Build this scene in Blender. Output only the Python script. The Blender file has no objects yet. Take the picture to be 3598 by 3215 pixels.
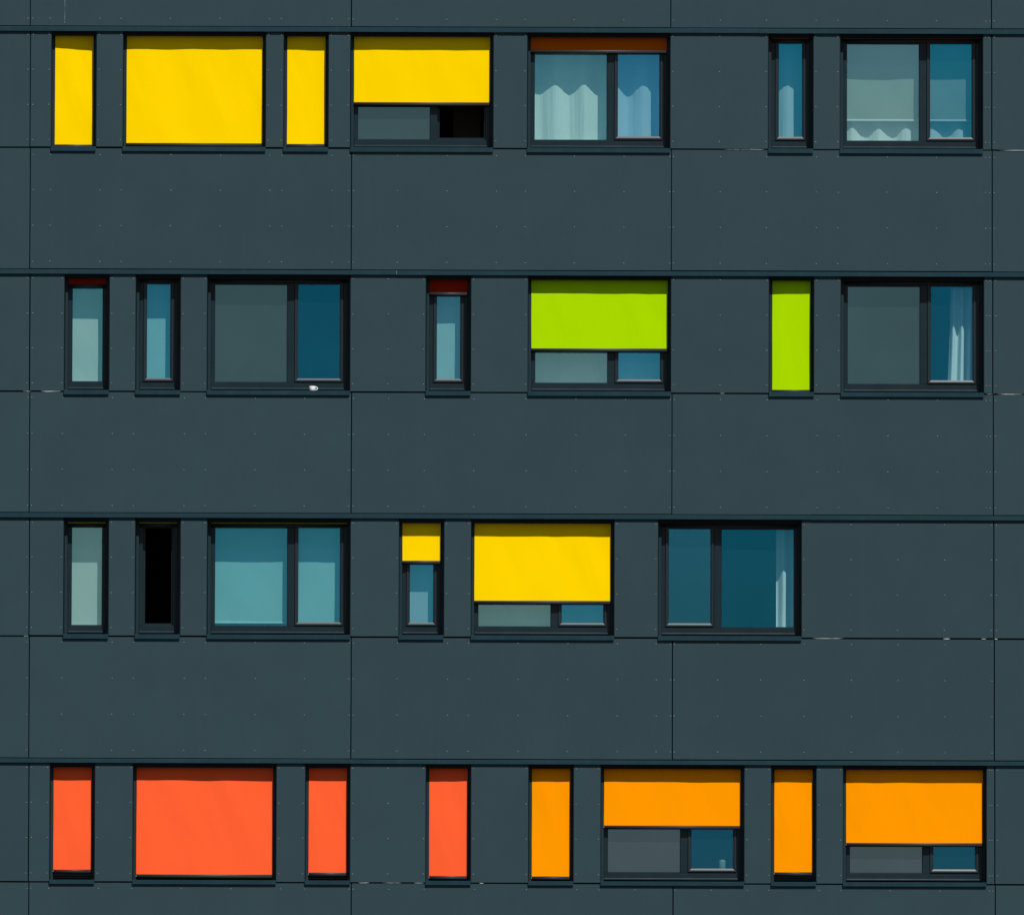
import bpy, math, random
from mathutils import Matrix, Vector, noise

random.seed(7)
SC = bpy.context.scene
COL = SC.collection
R = math.radians
W, H = 3598.0, 3215.0          # photograph size the measurements were taken in

# ------------------------------------------------------------------ camera
DIST, PITCH, ROLL, SPAN = 130.0, 4.0, 0.18, 12.6
CAM = Vector((0.0, -DIST, 1.7))
LENS = 36.0 * (DIST / math.cos(R(PITCH))) / SPAN
ROT = Matrix.Rotation(R(90 + PITCH), 3, 'X') @ Matrix.Rotation(R(ROLL), 3, 'Z')
cd = bpy.data.cameras.new('camera')
cd.lens, cd.sensor_width, cd.clip_start, cd.clip_end = LENS, 36.0, 1.0, 12000.0
cam = bpy.data.objects.new('camera', cd)
COL.objects.link(cam)
cam.matrix_world = Matrix.Translation(CAM) @ ROT.to_4x4()
SC.camera = cam


def at(px, py, Y=0.0):
    """point of the plane y = Y that the photograph shows at (px, py): used to survey the facade"""
    k = 36.0 / LENS / W
    d = ROT @ Vector(((px - W / 2) * k, -(py - H / 2) * k, -1.0))
    return CAM + d * ((Y - CAM.y) / d.y)


S = 3598.0 / SPAN              # photograph pixels per metre on the facade
PX = 1.0 / S
XREF = 1400.0


def zrow(py, Y=0.0):
    return at(XREF, py, Y).z


# ------------------------------------------------------------------ helpers
class MB:
    def __init__(self):
        self.v, self.f, self.m, self.s = [], [], [], []

    def face(self, pts, m=0, smooth=False):
        n = len(self.v)
        self.v += [tuple(p) for p in pts]
        self.f.append(tuple(range(n, n + len(pts))))
        self.m.append(m)
        self.s.append(smooth)

    def box(self, x0, x1, y0, y1, z0, z1, m=0):
        n = len(self.v)
        self.v += [(x0, y0, z0), (x1, y0, z0), (x1, y1, z0), (x0, y1, z0), (x0, y0, z1), (x1, y0, z1), (x1, y1, z1), (x0, y1, z1)]
        for q in ((0, 3, 2, 1), (4, 5, 6, 7), (0, 1, 5, 4), (1, 2, 6, 5), (2, 3, 7, 6), (3, 0, 4, 7)):
            self.f.append(tuple(n + i for i in q))
            self.m.append(m)
            self.s.append(False)

    def cbox(self, x0, x1, y0, y1, z0, z1, c=0.0015, m=0):
        """box whose front (-y) edges are chamfered"""
        n = len(self.v)
        self.v += [(x0, y1, z0), (x1, y1, z0), (x1, y1, z1), (x0, y1, z1),
                   (x0, y0 + c, z0), (x1, y0 + c, z0), (x1, y0 + c, z1), (x0, y0 + c, z1),
                   (x0 + c, y0, z0 + c), (x1 - c, y0, z0 + c), (x1 - c, y0, z1 - c), (x0 + c, y0, z1 - c)]
        qs = [(0, 3, 2, 1), (8, 9, 10, 11)]
        for i in range(4):
            j = (i + 1) % 4
            qs += [(i, j, j + 4, i + 4), (i + 4, j + 4, j + 8, i + 8)]
        for q in qs:
            self.f.append(tuple(n + i for i in q))
            self.m.append(m)
            self.s.append(False)

    def prism(self, prof, x0, x1, m=0, smooth=False):
        """closed (y, z) profile swept along x"""
        n, k = len(self.v), len(prof)
        for x in (x0, x1):
            self.v += [(x, y, z) for y, z in prof]
        for i in range(k):
            j = (i + 1) % k
            self.f.append((n + i, n + j, n + k + j, n + k + i))
            self.m.append(m)
            self.s.append(smooth)
        self.f.append(tuple(n + i for i in range(k))[::-1])
        self.f.append(tuple(n + k + i for i in range(k)))
        self.m += [m, m]
        self.s += [False, False]

    def ring(self, x0, x1, z0, z1, prof, m=0):
        """mitred picture-frame moulding: prof = [(inset, y), ...] closed around"""
        n, k = len(self.v), len(prof)
        for i, y in prof:
            self.v += [(x0 + i, y, z0 + i), (x1 - i, y, z0 + i), (x1 - i, y, z1 - i), (x0 + i, y, z1 - i)]
        for a in range(k):
            b = (a + 1) % k
            for c in range(4):
                d = (c + 1) % 4
                self.f.append((n + 4 * a + c, n + 4 * a + d, n + 4 * b + d, n + 4 * b + c))
                self.m.append(m)
                self.s.append(False)

    def grid(self, nu, nv, fn, m=0, smooth=True):
        n = len(self.v)
        for j in range(nv + 1):
            for i in range(nu + 1):
                self.v.append(tuple(fn(i / nu, j / nv)))
        w = nu + 1
        for j in range(nv):
            for i in range(nu):
                self.f.append((n + j * w + i, n + j * w + i + 1, n + (j + 1) * w + i + 1, n + (j + 1) * w + i))
                self.m.append(m)
                self.s.append(smooth)

    def dome(self, x, y, z, r, h, m=0):
        """rivet head on the plane y, bulging towards -y"""
        n, k = len(self.v), 8
        for rr, hh in ((1.0, 0.0), (0.92, 0.45), (0.55, 0.86)):
            for a in range(k):
                t = 2 * math.pi * a / k
                self.v.append((x + r * rr * math.cos(t), y - h * hh, z + r * rr * math.sin(t)))
        self.v.append((x, y - h, z))
        for l in range(2):
            for a in range(k):
                b = (a + 1) % k
                self.f.append((n + l * k + a, n + l * k + b, n + (l + 1) * k + b, n + (l + 1) * k + a))
                self.m.append(m)
                self.s.append(True)
        for a in range(k):
            self.f.append((n + 2 * k + a, n + 2 * k + (a + 1) % k, n + 3 * k))
            self.m.append(m)
            self.s.append(True)

    def xform(self, M):
        self.v = [tuple(M @ Vector(p)) for p in self.v]

    def build(self, name, mats, parent=None, origin=None):
        mats = mats if isinstance(mats, (list, tuple)) else [mats]
        base = Vector(origin) if origin is not None else (world_of(parent) if parent else Vector((0, 0, 0)))
        me = bpy.data.meshes.new(name)
        me.from_pydata([tuple(Vector(p) - base) for p in self.v], [], self.f)
        for mt in mats:
            me.materials.append(mt)
        me.polygons.foreach_set('material_index', self.m)
        me.polygons.foreach_set('use_smooth', self.s)
        me.update()
        o = bpy.data.objects.new(name, me)
        COL.objects.link(o)
        if parent:
            o.parent = parent
            o.location = base - world_of(parent)
        else:
            o.location = base
        return o


def world_of(o):
    p = Vector(o.location)
    while o.parent:
        o = o.parent
        p += Vector(o.location)
    return p


def empty(name, loc, parent=None):
    o = bpy.data.objects.new(name, None)
    o.empty_display_size = 0.2
    COL.objects.link(o)
    if parent:
        o.parent = parent
        o.location = Vector(loc) - world_of(parent)
    else:
        o.location = loc
    return o


def tag(o, label=None, cat=None, group=None, kind=None):
    for k, v in (('label', label), ('category', cat), ('group', group), ('kind', kind)):
        if v:
            o[k] = v
    return o


# ------------------------------------------------------------------ materials
def srgb(r, g, b):
    return tuple(((c / 255) / 12.92 if c / 255 <= 0.04045 else ((c / 255 + 0.055) / 1.055) ** 2.4) for c in (r, g, b))


def new_mat(name):
    m = bpy.data.materials.new(name)
    m.use_nodes = True
    nt = m.node_tree
    nt.nodes.clear()
    out = nt.nodes.new('ShaderNodeOutputMaterial')
    return m, nt, out


def surf(name, col, rough=0.6, spec=0.4, metal=0.0, var=0.0, scale=2.0, stretch=(1, 1, 1), bump=0.0, bscale=300.0, objvar=0.0, sheen=0.0, grime=0.0):
    """principled surface with procedural mottling, per-object tone and fine bump"""
    m, nt, out = new_mat(name)
    N, L = nt.nodes.new, nt.links.new
    b = N('ShaderNodeBsdfPrincipled')
    b.inputs['Roughness'].default_value = rough
    b.inputs['Specular IOR Level'].default_value = spec
    b.inputs['Metallic'].default_value = metal
    if sheen:
        b.inputs['Sheen Weight'].default_value = sheen
    L(b.outputs[0], out.inputs[0])
    geo = N('ShaderNodeNewGeometry')
    mp = N('ShaderNodeMapping')
    mp.inputs['Scale'].default_value = stretch
    L(geo.outputs['Position'], mp.inputs['Vector'])
    val = None
    if var:
        n1 = N('ShaderNodeTexNoise')
        n1.inputs['Scale'].default_value = scale
        n1.inputs['Detail'].default_value = 6.0
        n1.inputs['Roughness'].default_value = 0.65
        L(mp.outputs[0], n1.inputs['Vector'])
        r = N('ShaderNodeMapRange')
        r.inputs['From Min'].default_value, r.inputs['From Max'].default_value = 0.3, 0.7
        r.inputs['To Min'].default_value, r.inputs['To Max'].default_value = 1 - var, 1 + var
        L(n1.outputs['Fac'], r.inputs['Value'])
        val = r.outputs[0]
        rr = N('ShaderNodeMapRange')
        rr.inputs['From Min'].default_value, rr.inputs['From Max'].default_value = 0.3, 0.7
        rr.inputs['To Min'].default_value, rr.inputs['To Max'].default_value = rough - var * 0.6, rough + var * 0.6
        L(n1.outputs['Fac'], rr.inputs['Value'])
        L(rr.outputs[0], b.inputs['Roughness'])
    if objvar:
        oi = N('ShaderNodeObjectInfo')
        r2 = N('ShaderNodeMapRange')
        r2.inputs['To Min'].default_value, r2.inputs['To Max'].default_value = 1 - objvar, 1 + objvar
        L(oi.outputs['Random'], r2.inputs['Value'])
        if val is not None:
            mu = N('ShaderNodeMath')
            mu.operation = 'MULTIPLY'
            L(val, mu.inputs[0])
            L(r2.outputs[0], mu.inputs[1])
            val = mu.outputs[0]
        else:
            val = r2.outputs[0]
    rgb = N('ShaderNodeRGB')
    rgb.outputs[0].default_value = (*col, 1)
    colout = rgb.outputs[0]
    if val is not None:
        vm = N('ShaderNodeVectorMath')
        vm.operation = 'SCALE'
        L(rgb.outputs[0], vm.inputs[0])
        L(val, vm.inputs['Scale'])
        colout = vm.outputs[0]
    if grime:
        # pale dust washed down in faint vertical runs
        mp2 = N('ShaderNodeMapping')
        mp2.inputs['Scale'].default_value = (9.0, 1.0, 0.35)
        L(geo.outputs['Position'], mp2.inputs['Vector'])
        n3 = N('ShaderNodeTexNoise')
        n3.inputs['Scale'].default_value = 1.4
        n3.inputs['Detail'].default_value = 5.0
        L(mp2.outputs[0], n3.inputs['Vector'])
        r3 = N('ShaderNodeMapRange')
        r3.inputs['From Min'].default_value, r3.inputs['From Max'].default_value = 0.52, 0.8
        r3.inputs['To Min'].default_value, r3.inputs['To Max'].default_value = 0.0, grime
        L(n3.outputs['Fac'], r3.inputs['Value'])
        mx = N('ShaderNodeMix')
        mx.data_type = 'RGBA'
        L(r3.outputs[0], mx.inputs['Factor'])
        L(colout, mx.inputs['A'])
        mx.inputs['B'].default_value = (0.16, 0.18, 0.18, 1)
        colout = mx.outputs['Result']
    L(colout, b.inputs['Base Color'])
    if bump:
        n2 = N('ShaderNodeTexNoise')
        n2.inputs['Scale'].default_value = bscale
        n2.inputs['Detail'].default_value = 3.0
        L(mp.outputs[0], n2.inputs['Vector'])
        bp = N('ShaderNodeBump')
        bp.inputs['Strength'].default_value = bump
        bp.inputs['Distance'].default_value = 0.002
        L(n2.outputs['Fac'], bp.inputs['Height'])
        L(bp.outputs[0], b.inputs['Normal'])
    return m


def glass(name, tint, refl, haze=(0.002, 0.006, 0.008)):
    """coated pane: tinted transmission plus the coating's own coloured reflection and a thin film of dust that catches the sun"""
    m, nt, out = new_mat(name)
    N, L = nt.nodes.new, nt.links.new
    geo = N('ShaderNodeNewGeometry')
    n1 = N('ShaderNodeTexNoise')
    n1.inputs['Scale'].default_value = 1.1
    n1.inputs['Detail'].default_value = 3.0
    L(geo.outputs['Position'], n1.inputs['Vector'])

    def varied(col, amt):
        r = N('ShaderNodeMapRange')
        r.inputs['From Min'].default_value, r.inputs['From Max'].default_value = 0.3, 0.7
        r.inputs['To Min'].default_value, r.inputs['To Max'].default_value = 1 - amt, 1 + amt
        L(n1.outputs['Fac'], r.inputs['Value'])
        vm = N('ShaderNodeVectorMath')
        vm.operation = 'SCALE'
        vm.inputs[0].default_value = col
        L(r.outputs[0], vm.inputs['Scale'])
        return vm.outputs[0]
    tr = N('ShaderNodeBsdfTransparent')
    tr.inputs[0].default_value = (*tint, 1)
    gl = N('ShaderNodeBsdfGlossy')
    L(varied(refl, 0.06), gl.inputs['Color'])
    gl.inputs['Roughness'].default_value = 0.03
    df = N('ShaderNodeBsdfDiffuse')
    L(varied(haze, 0.08), df.inputs['Color'])
    a1, a2 = N('ShaderNodeAddShader'), N('ShaderNodeAddShader')
    L(tr.outputs[0], a1.inputs[0])
    L(gl.outputs[0], a1.inputs[1])
    L(a1.outputs[0], a2.inputs[0])
    L(df.outputs[0], a2.inputs[1])
    L(a2.outputs[0], out.inputs[0])
    return m


def fabric(name, col, trans=0.0, grad=0.012):
    """woven cloth: diffuse with a little light through it, thread bump and soft uneven fading"""
    m, nt, out = new_mat(name)
    N, L = nt.nodes.new, nt.links.new
    geo = N('ShaderNodeNewGeometry')
    n1 = N('ShaderNodeTexNoise')
    n1.inputs['Scale'].default_value = 1.8
    n1.inputs['Detail'].default_value = 4.0
    L(geo.outputs['Position'], n1.inputs['Vector'])
    r = N('ShaderNodeMapRange')
    r.inputs['From Min'].default_value, r.inputs['From Max'].default_value = 0.3, 0.7
    r.inputs['To Min'].default_value, r.inputs['To Max'].default_value = 1 - grad, 1 + grad
    L(n1.outputs['Fac'], r.inputs['Value'])
    vm = N('ShaderNodeVectorMath')
    vm.operation = 'SCALE'
    vm.inputs[0].default_value = col
    L(r.outputs[0], vm.inputs['Scale'])
    wv = N('ShaderNodeTexNoise')
    wv.inputs['Scale'].default_value = 260.0
    wv.inputs['Detail'].default_value = 2.0
    L(geo.outputs['Position'], wv.inputs['Vector'])
    bp = N('ShaderNodeBump')
    bp.inputs['Strength'].default_value = 0.15
    bp.inputs['Distance'].default_value = 0.001
    L(wv.outputs['Fac'], bp.inputs['Height'])
    df = N('ShaderNodeBsdfDiffuse')
    df.inputs['Roughness'].default_value = 0.4
    L(vm.outputs[0], df.inputs['Color'])
    L(bp.outputs[0], df.inputs['Normal'])
    sh = df.outputs[0]
    if trans:
        tl = N('ShaderNodeBsdfTranslucent')
        L(vm.outputs[0], tl.inputs['Color'])
        mx = N('ShaderNodeMixShader')
        mx.inputs['Fac'].default_value = trans
        L(sh, mx.inputs[1])
        L(tl.outputs[0], mx.inputs[2])
        sh = mx.outputs[0]
    L(sh, out.inputs[0])
    return m


PANEL = surf('fibre_cement_panel', (0.0255, 0.0535, 0.0645), rough=0.62, spec=0.15, var=0.045, scale=1.2, objvar=0.03, bump=0.10, bscale=180, grime=0.012)
RIVET = surf('rivet_metal', (0.092, 0.125, 0.135), rough=0.3, spec=0.6)
LEDGE = surf('ledge_metal', (0.0100, 0.036, 0.049), rough=0.45, spec=0.2, var=0.10, scale=1.3, stretch=(1, 1, 6), grime=0.04)
SILL = surf('sill_metal', (0.0098, 0.035, 0.048), rough=0.45, spec=0.2, var=0.10, scale=3.0, grime=0.03)
FRAME = surf('frame_coating', (0.0088, 0.0205, 0.0270), rough=0.32, spec=0.27, var=0.08, scale=4.0)
RAIL = surf('rail_coating', (0.012, 0.030, 0.039), rough=0.45, spec=0.2)
LINING = surf('reveal_lining', (0.004, 0.008, 0.010), rough=0.55, spec=0.15)
BAR = surf('blind_bar', (0.030, 0.031, 0.034), rough=0.5, spec=0.25)
CAP = surf('bar_end_cap', (0.45, 0.47, 0.48), rough=0.4)
WALL = surf('cavity_membrane', (0.006, 0.008, 0.009), rough=0.9, spec=0.1)
ROOM = surf('room_paint', (0.020, 0.021, 0.022), rough=0.9, spec=0.1, var=0.1)
BOARD = surf('inner_sill_board', (0.35, 0.36, 0.36), rough=0.5)
SASH = surf('sash_coating', (0.011, 0.021, 0.028), rough=0.34, spec=0.42)
SEAL = surf('grey_seal', (0.45, 0.50, 0.53), rough=0.5)
FOIL = surf('aluminium_foil', (0.62, 0.69, 0.72), rough=0.35, metal=0.25, bump=0.6, bscale=60)
DRIP = surf('lime_run', (0.16, 0.19, 0.20), rough=0.8)
JARMAT = surf('pale_jar_glaze', (0.14, 0.17, 0.17), rough=0.4)
CERAMIC = surf('white_ceramic', (0.86, 0.87, 0.87), rough=0.18, spec=0.5)
GROUND = surf('ground_asphalt', (0.05, 0.052, 0.05), rough=0.9, var=0.25, scale=0.4, bump=0.3, bscale=40)

CLOTH = {
    'yellow': fabric('yellow_blind_cloth', (1.0, 0.70, 0.0)),
    'green': fabric('lime_blind_cloth', (0.43, 0.725, 0.0)),
    'red': fabric('red_orange_blind_cloth', (1.0, 0.132, 0.036)),
    'orange': fabric('orange_blind_cloth', (1.0, 0.345, 0.0)),
}
CLOTH['darkred'] = fabric('dark_red_blind_cloth', (0.36, 0.022, 0.008))  # red cloth with shade put into its colour, for rolled-up strips
CLOTH['burnt'] = fabric('burnt_orange_blind_cloth', (0.62, 0.125, 0.0))  # orange cloth darkened likewise: the shadow on rolled-up strips is in the colour
WHITE = fabric('white_curtain_cloth', (0.80, 0.81, 0.80), 0.25)
SHADE = fabric('pale_shade_cloth', (0.52, 0.54, 0.53), 0.1, 0.03)
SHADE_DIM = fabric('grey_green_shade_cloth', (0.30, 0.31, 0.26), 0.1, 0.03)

K = 0.68
GL = {
    'pale': glass('pale_glass', (0.585, 0.715, 0.69), (0.13 * K, 0.46 * K, 0.56 * K)),
    'green': glass('greenish_glass', (0.55, 0.675, 0.65), (0.27 * K, 0.54 * K, 0.61 * K)),
    'teal': glass('teal_glass', (0.42, 0.66, 0.655), (0.05 * K, 0.37 * K, 0.58 * K)),
    'blue': glass('blue_glass', (0.44, 0.58, 0.61), (0.06 * K, 0.47 * K, 0.76 * K)),
    'deep': glass('deep_blue_glass', (0.60, 0.77, 0.78), (0.01, 0.25 * K, 0.43 * K)),
    'deeplight': glass('deep_teal_glass', (0.60, 0.77, 0.78), (0.05 * K, 0.32 * K, 0.52 * K)),
    'bluetop': glass('cool_blue_glass', (0.46, 0.59, 0.61), (0.02 * K, 0.41 * K, 0.60 * K)),
    'tealpale': glass('soft_teal_glass', (0.46, 0.66, 0.66), (0.10 * K, 0.40 * K, 0.58 * K)),
    'greytop': glass('cool_grey_film_glass', (0.0, 0.0, 0.0), (0.18 * K, 0.30 * K, 0.315 * K), (0.011, 0.017, 0.019)),
    'deepblue': glass('deep_steel_glass', (0.60, 0.77, 0.78), (0.03 * K, 0.26 * K, 0.54 * K)),
    'slate': glass('slate_film_glass', (0.0, 0.0, 0.0), (0.20 * K, 0.30 * K, 0.44 * K), (0.010, 0.015, 0.018)),
    'grey': glass('grey_film_glass', (0.0, 0.0, 0.0), (0.16 * K, 0.285 * K, 0.325 * K), (0.0085, 0.013, 0.014)),
}

# ------------------------------------------------------------------ survey of the facade
ROWS = [  # ledge top, ledge bottom, sill top, sill bottom, joint centre: photo rows at x = XREF
    dict(lt=97.5, lb=114.0, st=519.0, sb=535.0, j=522.5),
    dict(lt=951.0, lb=966.4, st=1373.7, sb=1389.5, j=1379.0),
    dict(lt=1806.0, lb=1821.6, st=2230.6, sb=2247.0, j=2238.0),
    dict(lt=2667.6, lb=2682.5, st=3093.0, sb=3108.0, j=3101.0),
]
for r in ROWS:
    r['zlt'], r['zlb'] = zrow(r['lt'], -0.027), zrow(r['lb'], -0.027)
    r['zst'], r['zsb'] = zrow(r['st'], -0.024), zrow(r['sb'], -0.024)
    r['zj'] = zrow(r['j'])
    r['ymid'] = (r['lt'] + r['sb']) / 2

NARROW, WIDE = 158.0 * PX, 503.0 * PX
# left px, type, blind colour, blind cloth bottom px (at its own place), panes
#  type: nf narrow fixed, ns narrow sash, no narrow open sash, ws fixed + sash right, wo fixed + open sash, sw sash left + fixed
WIN = [
    [(180.3, 'nf', 'yellow', 509, ('pale',)), (432, 'ws', 'yellow', 504, ('green', 'blue')), (996.6, 'nf', 'yellow', 507, ('pale',)),
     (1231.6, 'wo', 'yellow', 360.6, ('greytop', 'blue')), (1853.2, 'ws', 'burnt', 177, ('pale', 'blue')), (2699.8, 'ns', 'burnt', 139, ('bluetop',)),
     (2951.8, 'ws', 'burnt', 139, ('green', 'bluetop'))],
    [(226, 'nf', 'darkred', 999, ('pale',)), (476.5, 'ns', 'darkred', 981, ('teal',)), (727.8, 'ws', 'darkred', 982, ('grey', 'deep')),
     (1496.5, 'ns', 'darkred', 1027.7, ('tealpale',)), (1855, 'ws', 'green', 1225, ('green', 'blue')), (2702.4, 'nf', 'green', 1370, ('pale',)),
     (2954.3, 'ws', 'green', 989, ('grey', 'deep'))],
    [(223.5, 'nf', 'green', 1839.5, ('green',)), (475, 'no', 'green', 1839.5, ('teal',)), (727.8, 'ws', 'green', 1840.5, ('teal', 'teal')),
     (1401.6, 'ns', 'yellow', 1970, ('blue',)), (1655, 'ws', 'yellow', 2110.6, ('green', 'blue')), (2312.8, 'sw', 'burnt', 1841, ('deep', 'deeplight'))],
    [(174.3, 'nf', 'red', 3054, ('pale',)), (466.5, 'ws', 'red', 3071.4, ('green', 'blue')), (1072, 'nf', 'red', 3065, ('pale',)),
     (1496, 'nf', 'red', 3076.6, ('pale',)), (1857, 'nf', 'orange', 3078, ('pale',)), (2110.6, 'ws', 'orange', 2899.7, ('slate', 'deepblue')),
     (2709.6, 'nf', 'orange', 3063.6, ('pale',)), (2962, 'ws', 'orange', 2961, ('slate', 'deepblue'))],
]
BLIND_LABELS = [
    ['narrow yellow roller blind with curved shadow edge, beside the panel joint in the top row',
     'wide yellow roller blind fully lowered between two narrow yellow blinds in the top row',
     'narrow yellow roller blind fully lowered between two wide yellow blinds in the top row',
     'wide yellow roller blind half lowered above an open black sash in the top row',
     'burnt orange blind rolled nearly up above the scalloped white curtain in the top row',
     'narrow orange blind rolled right up above the slim top row window with one curtain',
     'wide orange blind rolled right up above the top row window with two pale shades'],
    ['narrow dark red blind rolled nearly up in second row beside the left panel joint',
     'narrow dark red blind rolled right up above slim teal window left of the cup window',
     'wide dark red blind rolled right up above the window with the white cup',
     'narrow dark red blind rolled nearly up, next to the wide lime green blind',
     'wide lime green roller blind lowered over half of its second row window',
     'narrow lime green roller blind fully lowered in the second row',
     'wide green blind rolled right up above the window with a bunched white curtain'],
    ['narrow green blind rolled right up above pale grey green window, first in the third row',
     'narrow green blind rolled right up above the black open window in the third row',
     'wide green blind rolled right up above the window with two teal shades',
     'narrow yellow roller blind lowered a third of its window in the third row',
     'wide yellow roller blind lowered two thirds of its window in the third row',
     'wide orange blind rolled right up above large dark teal pane in the third row'],
    ['narrow red orange blind stopped above its sill, left of the wide red orange blind',
     'wide red orange roller blind fully lowered in the bottom row',
     'narrow red orange blind close to the right of the wide red orange blind',
     'narrow red orange blind standing alone between two plain dark panels in the bottom row',
     'narrow orange blind lowered to its sill, left of the half lowered orange blind',
     'wide orange blind half lowered above blue sash with a small pale jar inside',
     'narrow orange blind stopped above its sill between two wide orange blinds',
     'wide orange blind two thirds lowered at the right end of the bottom row'],
]

# openings in metres
for ri, r in enumerate(ROWS):
    r['win'] = []
    for (px, typ, colr, cb, panes) in WIN[ri]:
        wd = NARROW if typ[0] == 'n' else WIDE
        x0 = at(px, r['ymid']).x
        r['win'].append(dict(x0=x0, x1=x0 + wd, typ=typ, col=colr, px=px, cb=cb, panes=panes, wide=typ[0] != 'n'))


def joint_x(k, py):
    a, b = ((107.0, 100.1), (1235.0, 1233.2), (2357.6, 2364.2), (3483.5, 3497.0))[k]
    return at(a + (b - a) * py / H, py).x


# ------------------------------------------------------------------ the building
XL, XR = at(0, H / 2).x - 3.6, at(W, H / 2).x + 3.6
ZTOP = ROWS[0]['zlt'] + 1.62
ZBOT = ROWS[3]['zj'] - 1.55
building = tag(empty('apartment_building', (0, 0.5, 0)),
               'dark slate apartment building clad in riveted panels with four rows of windows', 'building')

# structural wall behind the cladding
wl = MB()
Y0, Y1 = 0.032, 0.25
prev = ZTOP + 0.02
for r in ROWS:
    hd = r['zlb'] + 0.0
    sl = r['zst'] - 0.045
    wl.box(XL + .01, XR - .01, Y0, Y1, hd, prev)
    xs = [XL + .01]
    for w in r['win']:
        xs += [w['x0'], w['x1']]
    xs.append(XR - .01)
    for a, b in zip(xs[0::2], xs[1::2]):
        wl.box(a, b, Y0, Y1, sl, hd)
    prev = sl
wl.box(XL + .01, XR - .01, Y0, Y1, ZBOT, prev)
wl.box(XL + .01, XR - .01, Y0, 12.0, 0.0, ZBOT - 0.002)                       # ground storey
wl.box(XL + .01, XL + .25, Y1 + .002, 12.0, ZBOT, ZTOP)                        # side walls and back
wl.box(XR - .25, XR - .01, Y1 + .002, 12.0, ZBOT, ZTOP)
wl.box(XL + .25, XR - .25, 11.8, 12.0, ZBOT, ZTOP)
wl.build('wall', WALL, building)
rf = MB()
rf.box(XL - .03, XR + .03, -0.03, 12.05, ZTOP + 0.022, ZTOP + 0.10)
rf.build('roof', LEDGE, building)

GAPV, GAPH = 0.0062, 0.0098     # half widths of the joints
PT = 0.009                      # panel thickness


def panel(x0, x1, z0, z1, rivets, name='facade_panel'):
    mb = MB()
    y = random.uniform(-0.0012, 0.0012)
    x0 += random.uniform(-.0012, .0012)
    x1 += random.uniform(-.0012, .0012)
    z0 += random.uniform(-.0025, .0025)
    z1 += random.uniform(-.0025, .0025)
    mb.cbox(x0, x1, y, PT + y, z0, z1, 0.0012)
    for rx, rz in rivets:
        mb.dome(rx + random.uniform(-.002, .002), y, rz + random.uniform(-.002, .002), 0.0088, 0.0042, 1)
    return mb.build(name, [PANEL, RIVET], building, ((x0 + x1) / 2, 0, z0))


RIV_Y = [[127, 250, 373, 496], [982, 1105.4, 1228, 1350.4], [1839.7, 1962, 2085.6, 2209], [2699.6, 2823, 2946, 3070.6]]
# piers between the windows
for ri, r in enumerate(ROWS):
    zt, zb = r['zlb'] + 0.012, r['zj'] + GAPH
    zs = [zrow(y) for y in RIV_Y[ri]]
    jx = [joint_x(k, r['ymid']) for k in range(4)]
    edges = []
    for w in r['win']:
        edges += [('w', w['x0'], w['x1'])]
    for k in range(4):
        if not any(a - 0.03 < jx[k] < b + 0.03 for _, a, b in edges):
            edges.append(('j', jx[k] - GAPV, jx[k] + GAPV))
        else:
            for q in list(edges):
                pass
    edges.sort(key=lambda e: e[1])
    segs, cur, left = [], XL, 'e'
    for t, a, b in edges:
        segs.append((cur, a, left, t))
        cur, left = b, t
    segs.append((cur, XR, left, 'e'))
    for a, b, lt_, rt_ in segs:
        if lt_ == 'w':
            a += 0.004
        if rt_ == 'w':
            b -= 0.004
        wd = b - a
        if wd < 0.03:
            continue
        n = max(1, math.ceil(wd * S / 205.0 - 0.05))
        if wd < 0.16:
            cols = [a + 0.028, b - 0.03]
        elif lt_ == 'e':
            cols = [b - 0.026 - i * 0.6 for i in range(7) if b - 0.026 - i * 0.6 > a + .1] + [a + .03]
        elif rt_ == 'e':
            cols = [a + 0.026 + i * 0.6 for i in range(7) if a + 0.026 + i * 0.6 < b - .1] + [b - .03]
        else:
            cols = [a + 0.026 + i * (wd - 0.052) / n for i in range(n + 1)]
        panel(a, b, zb, zt, [(x, z) for x in cols for z in zs], 'pier_panel')

# spandrel panels
S1 = [100, 115.6, 176, 351, 426, 599, 773, 947, 989.5, 1166, 1225.5, 1241, 1396, 1570, 1743.5, 1845, 2018, 2192, 2353, 2366, 2530.5, 2693, 2868, 2944, 3117, 3290, 3463, 3477, 3493]
S2 = [97, 111, 219, 394, 469, 646.5, 721, 895.5, 1069, 1225.5, 1241, 1364, 1490, 1664.5, 1848, 2023, 2197, 2353.5, 2368, 2531, 2694, 2871, 2946, 3120, 3293, 3466, 3479, 3497]
S3 = [94, 107, 216.6, 393, 468.5, 646, 721, 896, 1069, 1226, 1241, 1395, 1571.5, 1646, 1820, 1994.5, 2168.5, 2305, 2355, 2368.6, 2521, 2673, 2825, 2991, 3155, 3320, 3485, 3499]
S4 = [94, 107, 169, 344.6, 462, 635, 810, 985, 1067.5, 1226, 1240, 1365, 1489, 1666, 1849, 2026, 2104, 2231, 2359, 2371, 2497.5, 2625, 2700, 2877, 2953, 3128, 3301, 3475.5, 3487.6, 3502]
SP = [(None, 0, S1, [-182, -56, 70]), (0, 1, S1, [549, 672.6, 797.7, 923.6]), (1, 2, S2, [1402, 1528, 1654, 1780]),
      (2, 3, S3, [2260, 2386, 2513, 2639]), (3, None, S4, [3124, 3249, 3375, 3500])]
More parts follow.
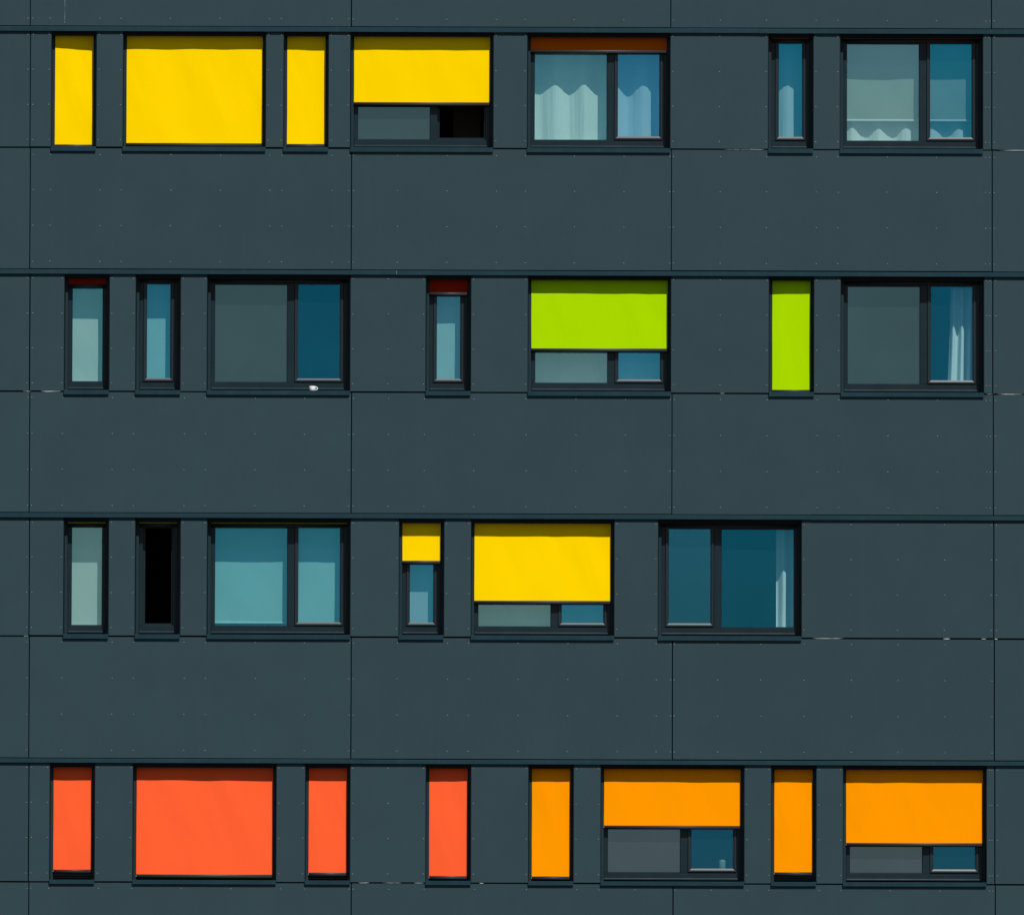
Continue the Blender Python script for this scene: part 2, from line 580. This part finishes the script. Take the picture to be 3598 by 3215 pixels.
for up, dn, xs, ys in SP:
    zt = ROWS[up]['zj'] - GAPH if up is not None else ZTOP
    zb = ROWS[dn]['zlt'] + 0.0120 if dn is not None else ZBOT
    ym = (ys[0] + ys[-1]) / 2
    jx = [XL - GAPV] + [joint_x(k, ym) for k in range(4)] + [XR + GAPV]
    zs = [zrow(y) for y in ys]
    zs = [z for z in zs if zb + .02 < z < zt - .02]
    pts = [at(x, ym).x for x in xs]
    pts += [pts[0] - .6 * i for i in range(1, 6)] + [pts[-1] + .6 * i for i in range(1, 6)]
    for a, b in zip(jx, jx[1:]):
        a, b = a + GAPV, b - GAPV
        panel(a, b, zb, zt, [(x, z) for x in pts if a + .014 < x < b - .014 for z in zs])

# drip ledges over the window rows, each in two or three lengths
LJ = [[2667], [1393.5], [2849], [1270]]
for ri, r in enumerate(ROWS):
    cuts = [XL] + [at(x, r['lt']).x for x in LJ[ri]] + [XR]
    for i, (a, b) in enumerate(zip(cuts, cuts[1:])):
        mb = MB()
        d = 0.0 if i == 0 else -0.0025
        z1, z0 = r['zlt'] + d, r['zlb'] + d
        prof = [(0.03, z1 - 0.001), (-0.025, z1), (-0.027, z1 - 0.0025), (-0.027, z0 + 0.002), (-0.025, z0), (-0.014, z0), (-0.012, z0 + 0.012), (0.03, z0 + 0.012)]
        mb.prism(prof, a + (0.0012 if i else 0), b - (0.0012 if i < len(cuts) - 2 else 0))
        mb.build('drip_ledge', LEDGE, building, ((a + b) / 2, 0, z0))
    # small pale sealant mark where two lengths of the second ledge meet
    if ri == 1:
        mk = MB()
        x = cuts[1]
        mk.box(x - .003, x + .003, -0.0285, -0.0265, r['zlb'] + .006, r['zlt'] - .004)
        mk.box(x - .007, x + .003, -0.0292, -0.0267, r['zlt'] - .010, r['zlt'] - .005)
        mk.build('sealant_mark', DRIP, building)

# pale lime run on the topmost panel
dr = MB()
p0, p1 = at(228, 0), at(226.5, 81)
x, zt, zb = p0.x, ZTOP - .9, p1.z
n = 14
for i in range(n):
    a, b = i / n, (i + 1) / n
    za, zb2 = zt + (zb - zt) * a, zt + (zb - zt) * b
    wa = 0.0018 + 0.0012 * math.sin(i * 1.7)
    dr.box(x - wa, x + wa, -0.0026, 0.002, zb2, za)
dr.box(x - .0055, x + .0055, -0.0035, 0.002, zb - .006, zb + .004)
dr.build('lime_run', DRIP, building)

# torn foil showing in the horizontal joints: (row, x0, x1, width factor)
FO = [(0, 2530, 2650, .5), (0, 2598, 2692, .8), (0, 3500, 3700, .9), (1, 78, 112, .6), (1, 138, 218, 1.0), (1, 3462, 3492, .5), (1, 3500, 3600, .9), (1, 2528, 2548, .6),
      (2, 2850, 2968, .8), (2, 3312, 3340, 1.1), (2, 3448, 3466, .9), (2, 3494, 3506, 1.2), (2, 82, 100, .6),
      (3, 1258, 1300, .7), (3, 1342, 1414, .5), (3, 1452, 1490, .6), (3, 1684, 1700, .9)]
for ri, a, b, k in FO:
    r = ROWS[ri]
    xa, xb = at(a, r['j']).x, at(b, r['j']).x
    mb = MB()
    sd = a * 0.37

    def fo(u, v):
        wdt = GAPH * 0.85 * k * (math.sin(math.pi * min(1, max(0, u))) ** 0.7) * (0.75 + 0.35 * noise.noise((u * 5 + sd, 0, 0)))
        off = 0.003 * noise.noise((u * 4 + sd, 3, 0))
        z = r['zj'] + off + (v - .5) * wdt
        y = -0.0005 + 0.004 * noise.noise((u * 6 + sd, v * 2, 5)) + (v - .5) * 0.011
        return (xa + (xb - xa) * u, y, z)
    mb.grid(16, 3, fo)
    mb.build('joint_foil', FOIL, building)


# ------------------------------------------------------------------ windows
FY, GY, SY = 0.18, 0.212, 0.168      # frame face, fixed glass, sash face
PAR = 4.7 * PX                       # the glass lies deeper than the sill nose and is seen a little lower


def sash_parts(parent, x0, x1, z0, z1, gl, open_deg=0.0):
    """opening sash whose outer rim is x0..x1, z0..z1; turns inwards about its right rim"""
    mb = MB()
    mb.ring(x0, x1, z0, z1, [(0.0, SY + 0.062), (0.0, SY + 0.002), (0.002, SY), (0.0205, SY), (0.042, SY + 0.0115), (0.042, SY + 0.062)])
    gp = MB()
    gy = SY + 0.024
    gp.face([(x0 + .0415, gy, z0 + .0415), (x1 - .0415, gy, z0 + .0415), (x1 - .0415, gy, z1 - .0415), (x0 + .0415, gy, z1 - .0415)])
    if open_deg:
        piv = Vector((x1, SY + 0.008, 0))
        M = Matrix.Translation(piv + Vector((-0.004, 0.10, 0))) @ Matrix.Rotation(-R(open_deg), 4, 'Z') @ Matrix.Translation(-piv)
        mb.xform(M)
        gp.xform(M)
    so = mb.build('sash', SASH, parent)
    gp.build('sash_pane', gl, parent)
    if open_deg:
        sl_ = MB()
        sl_.box(x1 - 0.0125, x1 - 0.004, SY + 0.094, SY + 0.106, z0 + .01, z1 - .01)
        sl_.build('seal', SEAL, so)
    return so


for ri, r in enumerate(ROWS):
    for wi, w in enumerate(r['win']):
        x0, x1, typ = w['x0'], w['x1'], w['typ']
        zs, zh = r['zst'], r['zlb']
        win = empty('window', ((x0 + x1) / 2, 0, zs), building)
        if typ in ('no', 'wo'):
            win['label'] = 'window with its opening sash swung inwards onto a dark room'
        # reveal lining: jambs and head, behind the panel face
        for ja, jb in ((x0 - .002, x0 + .0045), (x1 - .0045, x1 + .002)):
            mb = MB()
            mb.box(ja, jb, 0.0015, FY + .002, zs - .02, zh + .003)
            mb.build('jamb', LINING, win)
        hb = MB()
        hb.box(x0 + .005, x1 - .005, 0.03, 0.036, zh - 0.054, zh + 0.004)
        hb.box(x0 + .005, x1 - .005, 0.036, FY + .02, zh - 0.006, zh + 0.002)
        hb.build('head_casing', LINING, win)
        # sill with a turned-down nose
        sl = MB()
        zb = r['zsb']
        sl.prism([(-0.0225, zs), (-0.024, zs - .0015), (-0.024, zb + .0015), (-0.0225, zb), (-0.014, zb), (-0.013, zs - .010), (FY + .03, zs - .010), (FY + .03, zs)], x0 - .0005, x1 + .0005)
        sl.build('sill', SILL, win)
        # blind guide rails
        for gx in (x0 + .0055, x1 - .0055 - .034):
            g = MB()
            g.cbox(gx, gx + .034, 0.118, FY - .002, zs + .003, zh - .05, 0.002)
            g.build('guide_rail', RAIL, win)
        # frame
        fx0, fx1 = x0 + 13 * PX, x1 - 13 * PX
        fz0, fz1 = zs + 0.022, zh - 0.035
        gz0 = zs + 31 * PX + PAR          # bottom of fixed glass
        gz1 = zh - 37 * PX + PAR
        sz0 = gz0 - 0.0 + 12 * PX - 0.042 + 0.0   # outer rim of the sash
        lb = gz0 - 2 * PX
        bar = 11.5 * PX
        fr = MB()
        D = 0.262
        fr.box(fx0, fx0 + bar, FY, D, lb, gz1 + .01)
        fr.box(fx1 - bar, fx1, FY, D, lb, gz1 + .01)
        fr.box(x0 + .003, fx0 + .001, FY + .003, D - .002, fz0 - .01, fz1)
        fr.box(fx1 - .001, x1 - .003, FY + .003, D - .002, fz0 - .01, fz1)
        fr.box(fx0, fx1, FY, D, gz1 + .01, fz1 + .03)
        fr.cbox(fx0, fx1, FY, D, fz0, lb, 0.004)
        # weather bar along the foot
        fr.prism([(FY, fz0 + .028), (FY - .012, fz0 + .022), (FY - .016, fz0 + .016), (FY - .016, fz0 + .003), (FY - .012, fz0 - .001), (FY, fz0 - .001)], fx0 + .003, fx1 - .003)
        openings = []
        fixed_rng = sash_rng = None
        if typ == 'nf':
            fixed_rng = (fx0 + bar, fx1 - bar)
        elif typ in ('ns', 'no'):
            sash_rng = (fx0 + bar, fx1 - bar)
        elif typ in ('ws', 'wo'):
            m0, m1 = x0 + 281 * PX, x0 + 305.5 * PX
            fixed_rng, sash_rng = (fx0 + bar, m0), (m1, fx1 - bar)
        else:
            m0, m1 = x1 - 305.5 * PX, x1 - 281 * PX
            fixed_rng, sash_rng = (m1, fx1 - bar), (fx0 + bar, m0)
        if w['wide']:
            fr.box(m0, m1, FY, D, lb, gz1 + .01)
        if fixed_rng:
            a, b = fixed_rng
            fr.ring(a, b, lb, gz1 + .01, [(0, FY + .05), (0, FY + .003), (0.0065, FY + .012), (0.0065, FY + .05)])
        if sash_rng:
            a, b = sash_rng
            fr.ring(a - .001, b + .001, lb - .001, gz1 + .03, [(0, FY + .056), (0.03, FY + .056), (0.03, D - .001), (0, D - .001)])
        fr.build('frame', FRAME, win)
        glazed = []
        if fixed_rng:
            a, b = fixed_rng
            g = MB()
            e = 0.006
            g.face([(a + e, GY, lb + e), (b - e, GY, lb + e), (b - e, GY, gz1 + .005), (a + e, GY, gz1 + .005)])
            g.build('fixed_pane', GL[w['panes'][0]], win)
            glazed.append(('f', a, b))
        if sash_rng:
            a, b = sash_rng
            e = 0.006
            gl = GL[w['panes'][-1]]
            o = sash_parts(win, a + e, b - e, lb + e, gz1 + .048, gl, 96.0 if typ in ('no', 'wo') else 0.0)
            glazed.append(('s', a, b))
        # inner sill board and the room behind
        ib = MB()
        ib.box(x0 + .01, x1 - .01, D + .002, 0.52, lb - .035, lb - .008)
        ib.build('inner_sill', BOARD, win)
        rm = MB()
        a, b, c, d = x0 - .10, x1 + .10, zs - .85, zh + .25
        yb = 3.2
        ya = Y1 + .003
        for q in ([(a, ya, c), (b, ya, c), (b, yb, c), (a, yb, c)], [(a, ya, d), (b, ya, d), (b, yb, d), (a, yb, d)],
                  [(a, ya, c), (a, yb, c), (a, yb, d), (a, ya, d)], [(b, ya, c), (b, yb, c), (b, yb, d), (b, ya, d)],
                  [(a, yb, c), (b, yb, c), (b, yb, d), (a, yb, d)]):
            rm.face(q)
        rm.build('room', ROOM, win)
        w.update(glazed=glazed, gz0=lb, gz1=gz1, zs=zs, zh=zh)

        # ---------------------------------------------------------- outside roller blind
        BY = 0.114 if w['cb'] - r['lb'] > 40 or ri == 1 and wi == 0 else 0.145
        bx0, bx1 = x0 + 12.0 * PX, x1 - 12.0 * PX
        xm = w['px'] + (79 if not w['wide'] else 251)
        zcb = at(xm, w['cb'], BY).z
        ztop = zh - 0.02
        bl = tag(empty('roller_blind', ((bx0 + bx1) / 2, BY, ztop)), BLIND_LABELS[ri][wi], 'roller blind', 'roller blinds hung outside the windows')
        sd = ri * 13.7 + wi * 5.3
        amp = 0.0035 if w['wide'] else 0.007
        lean = {(0, 0): 0.011, (0, 2): 0.004, (3, 6): -0.004}.get((ri, wi), random.uniform(-.003, .003))
        full = max(0.05, min(1.0, (ztop - zcb) / 1.2))

        def cl(u, v, bx0=bx0, bx1=bx1, ztop=ztop, zcb=zcb, sd=sd, amp=amp, lean=lean, full=full):
            x = bx0 + (bx1 - bx0) * u
            z = ztop + (zcb - ztop) * v
            t = math.sin(math.pi * min(1, v)) if full > .5 else 0.5 * v
            y = BY + full * (amp * (noise.noise((x * 2.3, z * 0.9, sd)) + .5 * noise.noise((x * 5.5, z * 1.3 + x, sd + 9))) * (0.35 + t) + lean * (u - .35) * 2 * (1 - .6 * v))
            y += full * (0.0016 * math.sin(9 * x + 3 * z + sd) + 0.0028 * noise.noise((x * 4.5 + z * 2.2, z * 0.7, sd + 20)) * (0.3 + t) + 0.0012 * noise.noise((x * 14 + z * 4, z * 1.2, sd + 31)) * t)
            ex = 0.0022 * noise.noise((z * 3.0, sd, u * 2)) * (1 if abs(u - .5) > .45 else 0)
            return (x + ex, y, z + (0.0012 * math.sin(5 * u + sd) if v > .97 else 0))
        mb = MB()
        nu, nv = (60 if w['wide'] else 22), max(3, int(44 * full))
        mb.grid(nu, nv, cl)
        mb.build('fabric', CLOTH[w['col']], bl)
        bb = MB()
        hb_, cy = 0.042, BY
        prof = []
        for k in range(14):
            t = 2 * math.pi * k / 14
            prof.append((cy - 0.0125 * math.cos(t), zcb - hb_ / 2 + hb_ / 2 * math.copysign(abs(math.sin(t)) ** 0.75, math.sin(t))))
        bb.prism(prof, bx0 + .002, bx1 - .002, 0, True)
        bo = bb.build('bottom_bar', BAR, bl)
        for ex in (bx0 - .004, bx1 - .003):
            cp = MB()
            cp.cbox(ex, ex + .007, cy - .009, cy + .009, zcb - .030, zcb - .012, 0.002)
            cp.build('end_cap', CAP if (ri == 3 and ex < bx0) else BAR, bo)

# ------------------------------------------------------------------ what hangs and stands behind the panes


def win(ri, wi):
    return ROWS[ri]['win'][wi]


def shade(ri, wi, which, label, bottom=None, y=0.325, mat=SHADE):
    w = win(ri, wi)
    a, b = [(a, b) for t, a, b in w['glazed'] if t == which][0]
    a, b = a - .012, b + .012
    zt = w['gz1'] + .06
    zb = w['gz0'] + 0.004 if bottom is None else at(w['px'], bottom, y).z
    sd = ri * 3.1 + wi * 7.7 + (5 if which == 's' else 0)
    o = tag(empty('window_shade', ((a + b) / 2, y, zt)), label, 'window shade', 'pale shades inside the windows')

    def fn(u, v):
        x, z = a + (b - a) * u, zt + (zb - zt) * v
        return (x, y + 0.009 * noise.noise((x * 2.4 + z * 1.6, z * .8, sd)) + 0.003 * noise.noise((x * 6 + z * 4, z * 1.5, sd + 4)) + 0.0015 * math.sin(7 * (x + z)), z)
    mb = MB()
    mb.grid(30, 36, fn)
    mb.build('fabric', mat, o)
    hm = MB()
    hm.cbox(a, b, y - .008, y + .006, zb - .020, zb + .002, 0.004)
    hm.build('hem_bar', WHITE, o)
    return o


def curtain(label, x0, x1, zt, zb, y=0.42, amp=0.046, per=0.362, phase=0.0, tri=0.5, sd=0.0, gather=0.0, gx=None, name='curtain', mat=None):
    def fn(u, v):
        x = x0 + (x1 - x0) * u
        t = 2 * math.pi * (x / per + phase + 0.06 * noise.noise((x * 2.2, sd, 0)))
        s = math.sin(t)
        tr_ = 2 / math.pi * math.asin(max(-1, min(1, s)))
        f = s * (1 - tri) + tr_ * tri
        yy = y - amp * f * (0.9 + 0.1 * v) + 0.009 * noise.noise((x * 13, v * 1.2, sd)) + 0.004 * noise.noise((x * 34, v * 2.0, sd + 6)) + 0.012 * noise.noise((x * 4, v * 2.5, sd + 3))
        xx = x
        if gx is not None:
            xx = gx + (x - gx) * (1 - gather * math.sin(math.pi * (1 - v) * .5))
        return (xx, yy, zt + (zb - zt) * v)
    mb = MB()
    mb.grid(int((x1 - x0) * 200) + 20, 30, fn)
    o = mb.build(name, mat or WHITE, None, ((x0 + x1) / 2, y, zb))
    tag(o, label, 'curtain', 'white curtains behind the panes')
    return o


# scalloped curtain across the fifth window of the top row
w = win(0, 4)
xv = at(1800 + 172 / 1.159, 400, 0.4).x
curtain('white curtain hanging in even scalloped folds under the burnt orange blind', w['x0'] + .03, w['x1'] - .03, w['gz1'] + .08, w['gz0'] - .006,
        phase=0.25 - xv / 0.362, tri=0.3, sd=1, y=0.395, amp=0.040)
w = win(0, 5)
curtain('white curtain filling the slim top row window', w['x0'] + .02, w['x1'] - .02, w['gz1'] + .08, w['gz0'] - .006, per=0.40, phase=0.25 - (w['x0'] + .25) / .40, tri=.4, sd=4)
w = win(0, 6)
curtain('white curtain showing only below the two pale shades of the top row', w['x0'] + .03, w['x1'] - .03, w['gz1'] + .08, w['gz0'] - .006, y=0.415, amp=0.038,
        per=0.33, phase=0.25 - (w['x0'] + .49) / .33, tri=.3, sd=8)
shade(0, 6, 'f', 'pale grey green shade with white hem in the wide pane above the curtain folds', bottom=421, mat=SHADE_DIM)
shade(0, 6, 's', 'pale blue looking shade with white hem in the sash above the curtain folds', bottom=421, mat=SHADE_DIM)
shade(1, 0, 'f', 'pale shade filling the second row window nearest the left panel joint')
shade(1, 1, 's', 'teal looking shade filling the slim sash between two second row windows')
shade(1, 3, 's', 'pale shade in the slim sash beneath the dark red blind beside the green blind')
w = win(1, 4)
curtain('pale curtain in shadow below the half lowered lime green blind', w['x0'] + .03, w['x1'] - .03, w['gz1'] + .08, w['gz0'] - .006, amp=.012, per=.5, sd=12)
w = win(1, 6)
curtain('white curtain bunched at the right side of the blue sash', w['x1'] - 0.43, w['x1'] - .05, w['gz1'] + .08, w['gz0'] - .006, y=0.40, amp=0.045, per=0.115, phase=.1, tri=.2, sd=21,
        gather=0.10, gx=w['x1'] - .05)
shade(2, 0, 'f', 'pale grey green shade filling the slim window left of the black open window')
shade(2, 2, 'f', 'broad teal looking shade with white hem in the wider pane of its window', bottom=2184)
shade(2, 2, 's', 'narrower teal looking shade hanging in the sash right of the broad teal shade', bottom=2186)
shade(2, 3, 's', 'pale shade in the slim sash below the narrow yellow blind')
w = win(2, 4)
curtain('pale curtain in shadow below the wide yellow blind of the third row', w['x0'] + .03, w['x1'] - .03, w['gz1'] + .08, w['gz0'] - .006, amp=.012, per=.45, sd=33)
w = win(2, 5)
curtain('white curtain drawn to the right edge of the large dark teal pane', w['x1'] - 0.30, w['x1'] - .045, w['gz1'] + .08, w['gz0'] - .006, y=0.42, amp=0.042, per=0.16, phase=.3, tri=.2, sd=41)


def lathe(mb, cx, cy, prof, k=28, m=0):
    n = len(mb.v)
    for rr, z in prof:
        for i in range(k):
            t = 2 * math.pi * i / k
            mb.v.append((cx + rr * math.cos(t), cy + rr * math.sin(t), z))
    for l in range(len(prof) - 1):
        for i in range(k):
            j = (i + 1) % k
            mb.f.append((n + l * k + i, n + l * k + j, n + (l + 1) * k + j, n + (l + 1) * k + i))
            mb.m.append(m)
            mb.s.append(True)


# the cup on the sill of the third window, second row
w = win(1, 2)
cx, cyy, cz = at(1086 + 11.5, 1370, 0.045).x, 0.035, w['zs'] + 0.0005
cup = tag(empty('coffee_cup', (cx, cyy, cz)), 'small white cup with ring handle standing on the window sill', 'cup')
mb = MB()
lathe(mb, cx, cyy, [(0.0005, cz + .003), (0.026, cz + .003), (0.027, cz), (0.031, cz), (0.035, cz + .006), (0.0385, cz + .020), (0.040, cz + .040), (0.0405, cz + .0555), (0.0398, cz + .0575),
                    (0.0385, cz + .0565), (0.037, cz + .03), (0.032, cz + .010), (0.0005, cz + .007)])
mb.build('body', CERAMIC, cup)
mb = MB()
n0, ku, kv = 0, 20, 8
path = []
for i in range(ku + 1):
    t = -math.pi * .56 + math.pi * 1.12 * i / ku
    path.append(Vector((cx + 0.0435 + 0.021 * math.cos(t), cyy, cz + .0305 + 0.0175 * math.sin(t))))


def tube(mb, path, r):
    base = len(mb.v)
    k = 8
    for i, p in enumerate(path):
        a = path[max(0, i - 1)]
        b = path[min(len(path) - 1, i + 1)]
        d = (b - a).normalized()
        s = Vector((0, 1, 0))
        q = d.cross(s).normalized()
        for j in range(k):
            t = 2 * math.pi * j / k
            mb.v.append(tuple(p + s * r * 1.2 * math.cos(t) + q * r * math.sin(t)))
    for i in range(len(path) - 1):
        for j in range(k):
            l = (j + 1) % k
            mb.f.append((base + i * k + j, base + i * k + l, base + (i + 1) * k + l, base + (i + 1) * k + j))
            mb.m.append(0)
            mb.s.append(True)


tube(mb, path, 0.0052)
mb.build('handle', CERAMIC, cup)

# small pale jar on the inner sill of the bottom row sash
w = win(3, 5)
jx, jy, jz = at(1800 + 855 / 1.159, 3040, 0.36).x, 0.36, w['gz0'] - .008
jar = tag(empty('jar', (jx, jy, jz)), 'small pale jar standing inside the blue sash of the bottom row', 'jar')
mb = MB()
lathe(mb, jx, jy, [(0.0005, jz), (0.036, jz), (0.040, jz + .006), (0.042, jz + .150), (0.036, jz + .165), (0.032, jz + .167), (0.0005, jz + .167)])
mb.build('body', JARMAT, jar)
mb = MB()
lathe(mb, jx, jy, [(0.0005, jz + .168), (0.033, jz + .168), (0.033, jz + .180), (0.031, jz + .182), (0.0005, jz + .182)])
mb.build('lid', BAR, jar)

# brown inner door with a lever handle, dimly seen through the open sash of the top row
w = win(0, 3)
dx0, dx1, dy = w['x1'] - 0.50, w['x1'] - 0.16, 1.15
dor = tag(empty('inner_door', (dx0, dy, w['zs'] - .84)), 'dim brown inner door seen through the open sash under the yellow blind', 'door', kind='thing')
DOORMAT = surf('brown_door_varnish', (0.07, 0.035, 0.016), rough=0.5, var=0.2, scale=5, stretch=(8, 1, 1))
mb = MB()
mb.cbox(dx0, dx1, dy, dy + .04, w['zs'] - .84, w['zh'] + .2, .004)
mb.build('leaf', DOORMAT, dor)
mb = MB()
mb.cbox(dx1 - .16, dx1 - .03, dy - .05, dy - .035, w['zs'] + .19, w['zs'] + .21, .004)
mb.cbox(dx1 - .05, dx1 - .03, dy - .034, dy - .001, w['zs'] + .191, w['zs'] + .209, .004)
mb.build('handle', SEAL, dor)

# ------------------------------------------------------------------ ground, sky, sun
gd = MB()
gd.face([(-3000, -3000, 0), (3000, -3000, 0), (3000, 3000, 0), (-3000, 3000, 0)])
g = gd.build('ground', GROUND)
tag(g, kind='structure')

to_sun = Vector((0.44, -1.0, 1.5)).normalized()
sd_ = bpy.data.lights.new('sun', 'SUN')
sd_.energy = 5.0
sd_.angle = R(0.5)
sd_.color = (1.0, 0.965, 0.92)
sun = bpy.data.objects.new('sun', sd_)
COL.objects.link(sun)
sun.location = (40, -90, 140)
sun.rotation_euler = to_sun.to_track_quat('Z', 'Y').to_euler()

wd = bpy.data.worlds.new('World')
SC.world = wd
wd.use_nodes = True
nt = wd.node_tree
nt.nodes.clear()
sky = nt.nodes.new('ShaderNodeTexSky')
sky.sky_type = 'NISHITA'
sky.sun_disc = False
sky.sun_elevation = math.asin(to_sun.z)
sky.sun_rotation = math.atan2(to_sun.x, to_sun.y)
bg = nt.nodes.new('ShaderNodeBackground')
bg.inputs['Strength'].default_value = 0.047
wo = nt.nodes.new('ShaderNodeOutputWorld')
nt.links.new(sky.outputs[0], bg.inputs['Color'])
nt.links.new(bg.outputs[0], wo.inputs[0])

SC.view_settings.view_transform = 'Standard'
SC.view_settings.look = 'None'
SC.view_settings.exposure = 0.0
SC.render.engine = 'CYCLES'
SC.cycles.max_bounces = 6
SC.cycles.transparent_max_bounces = 12
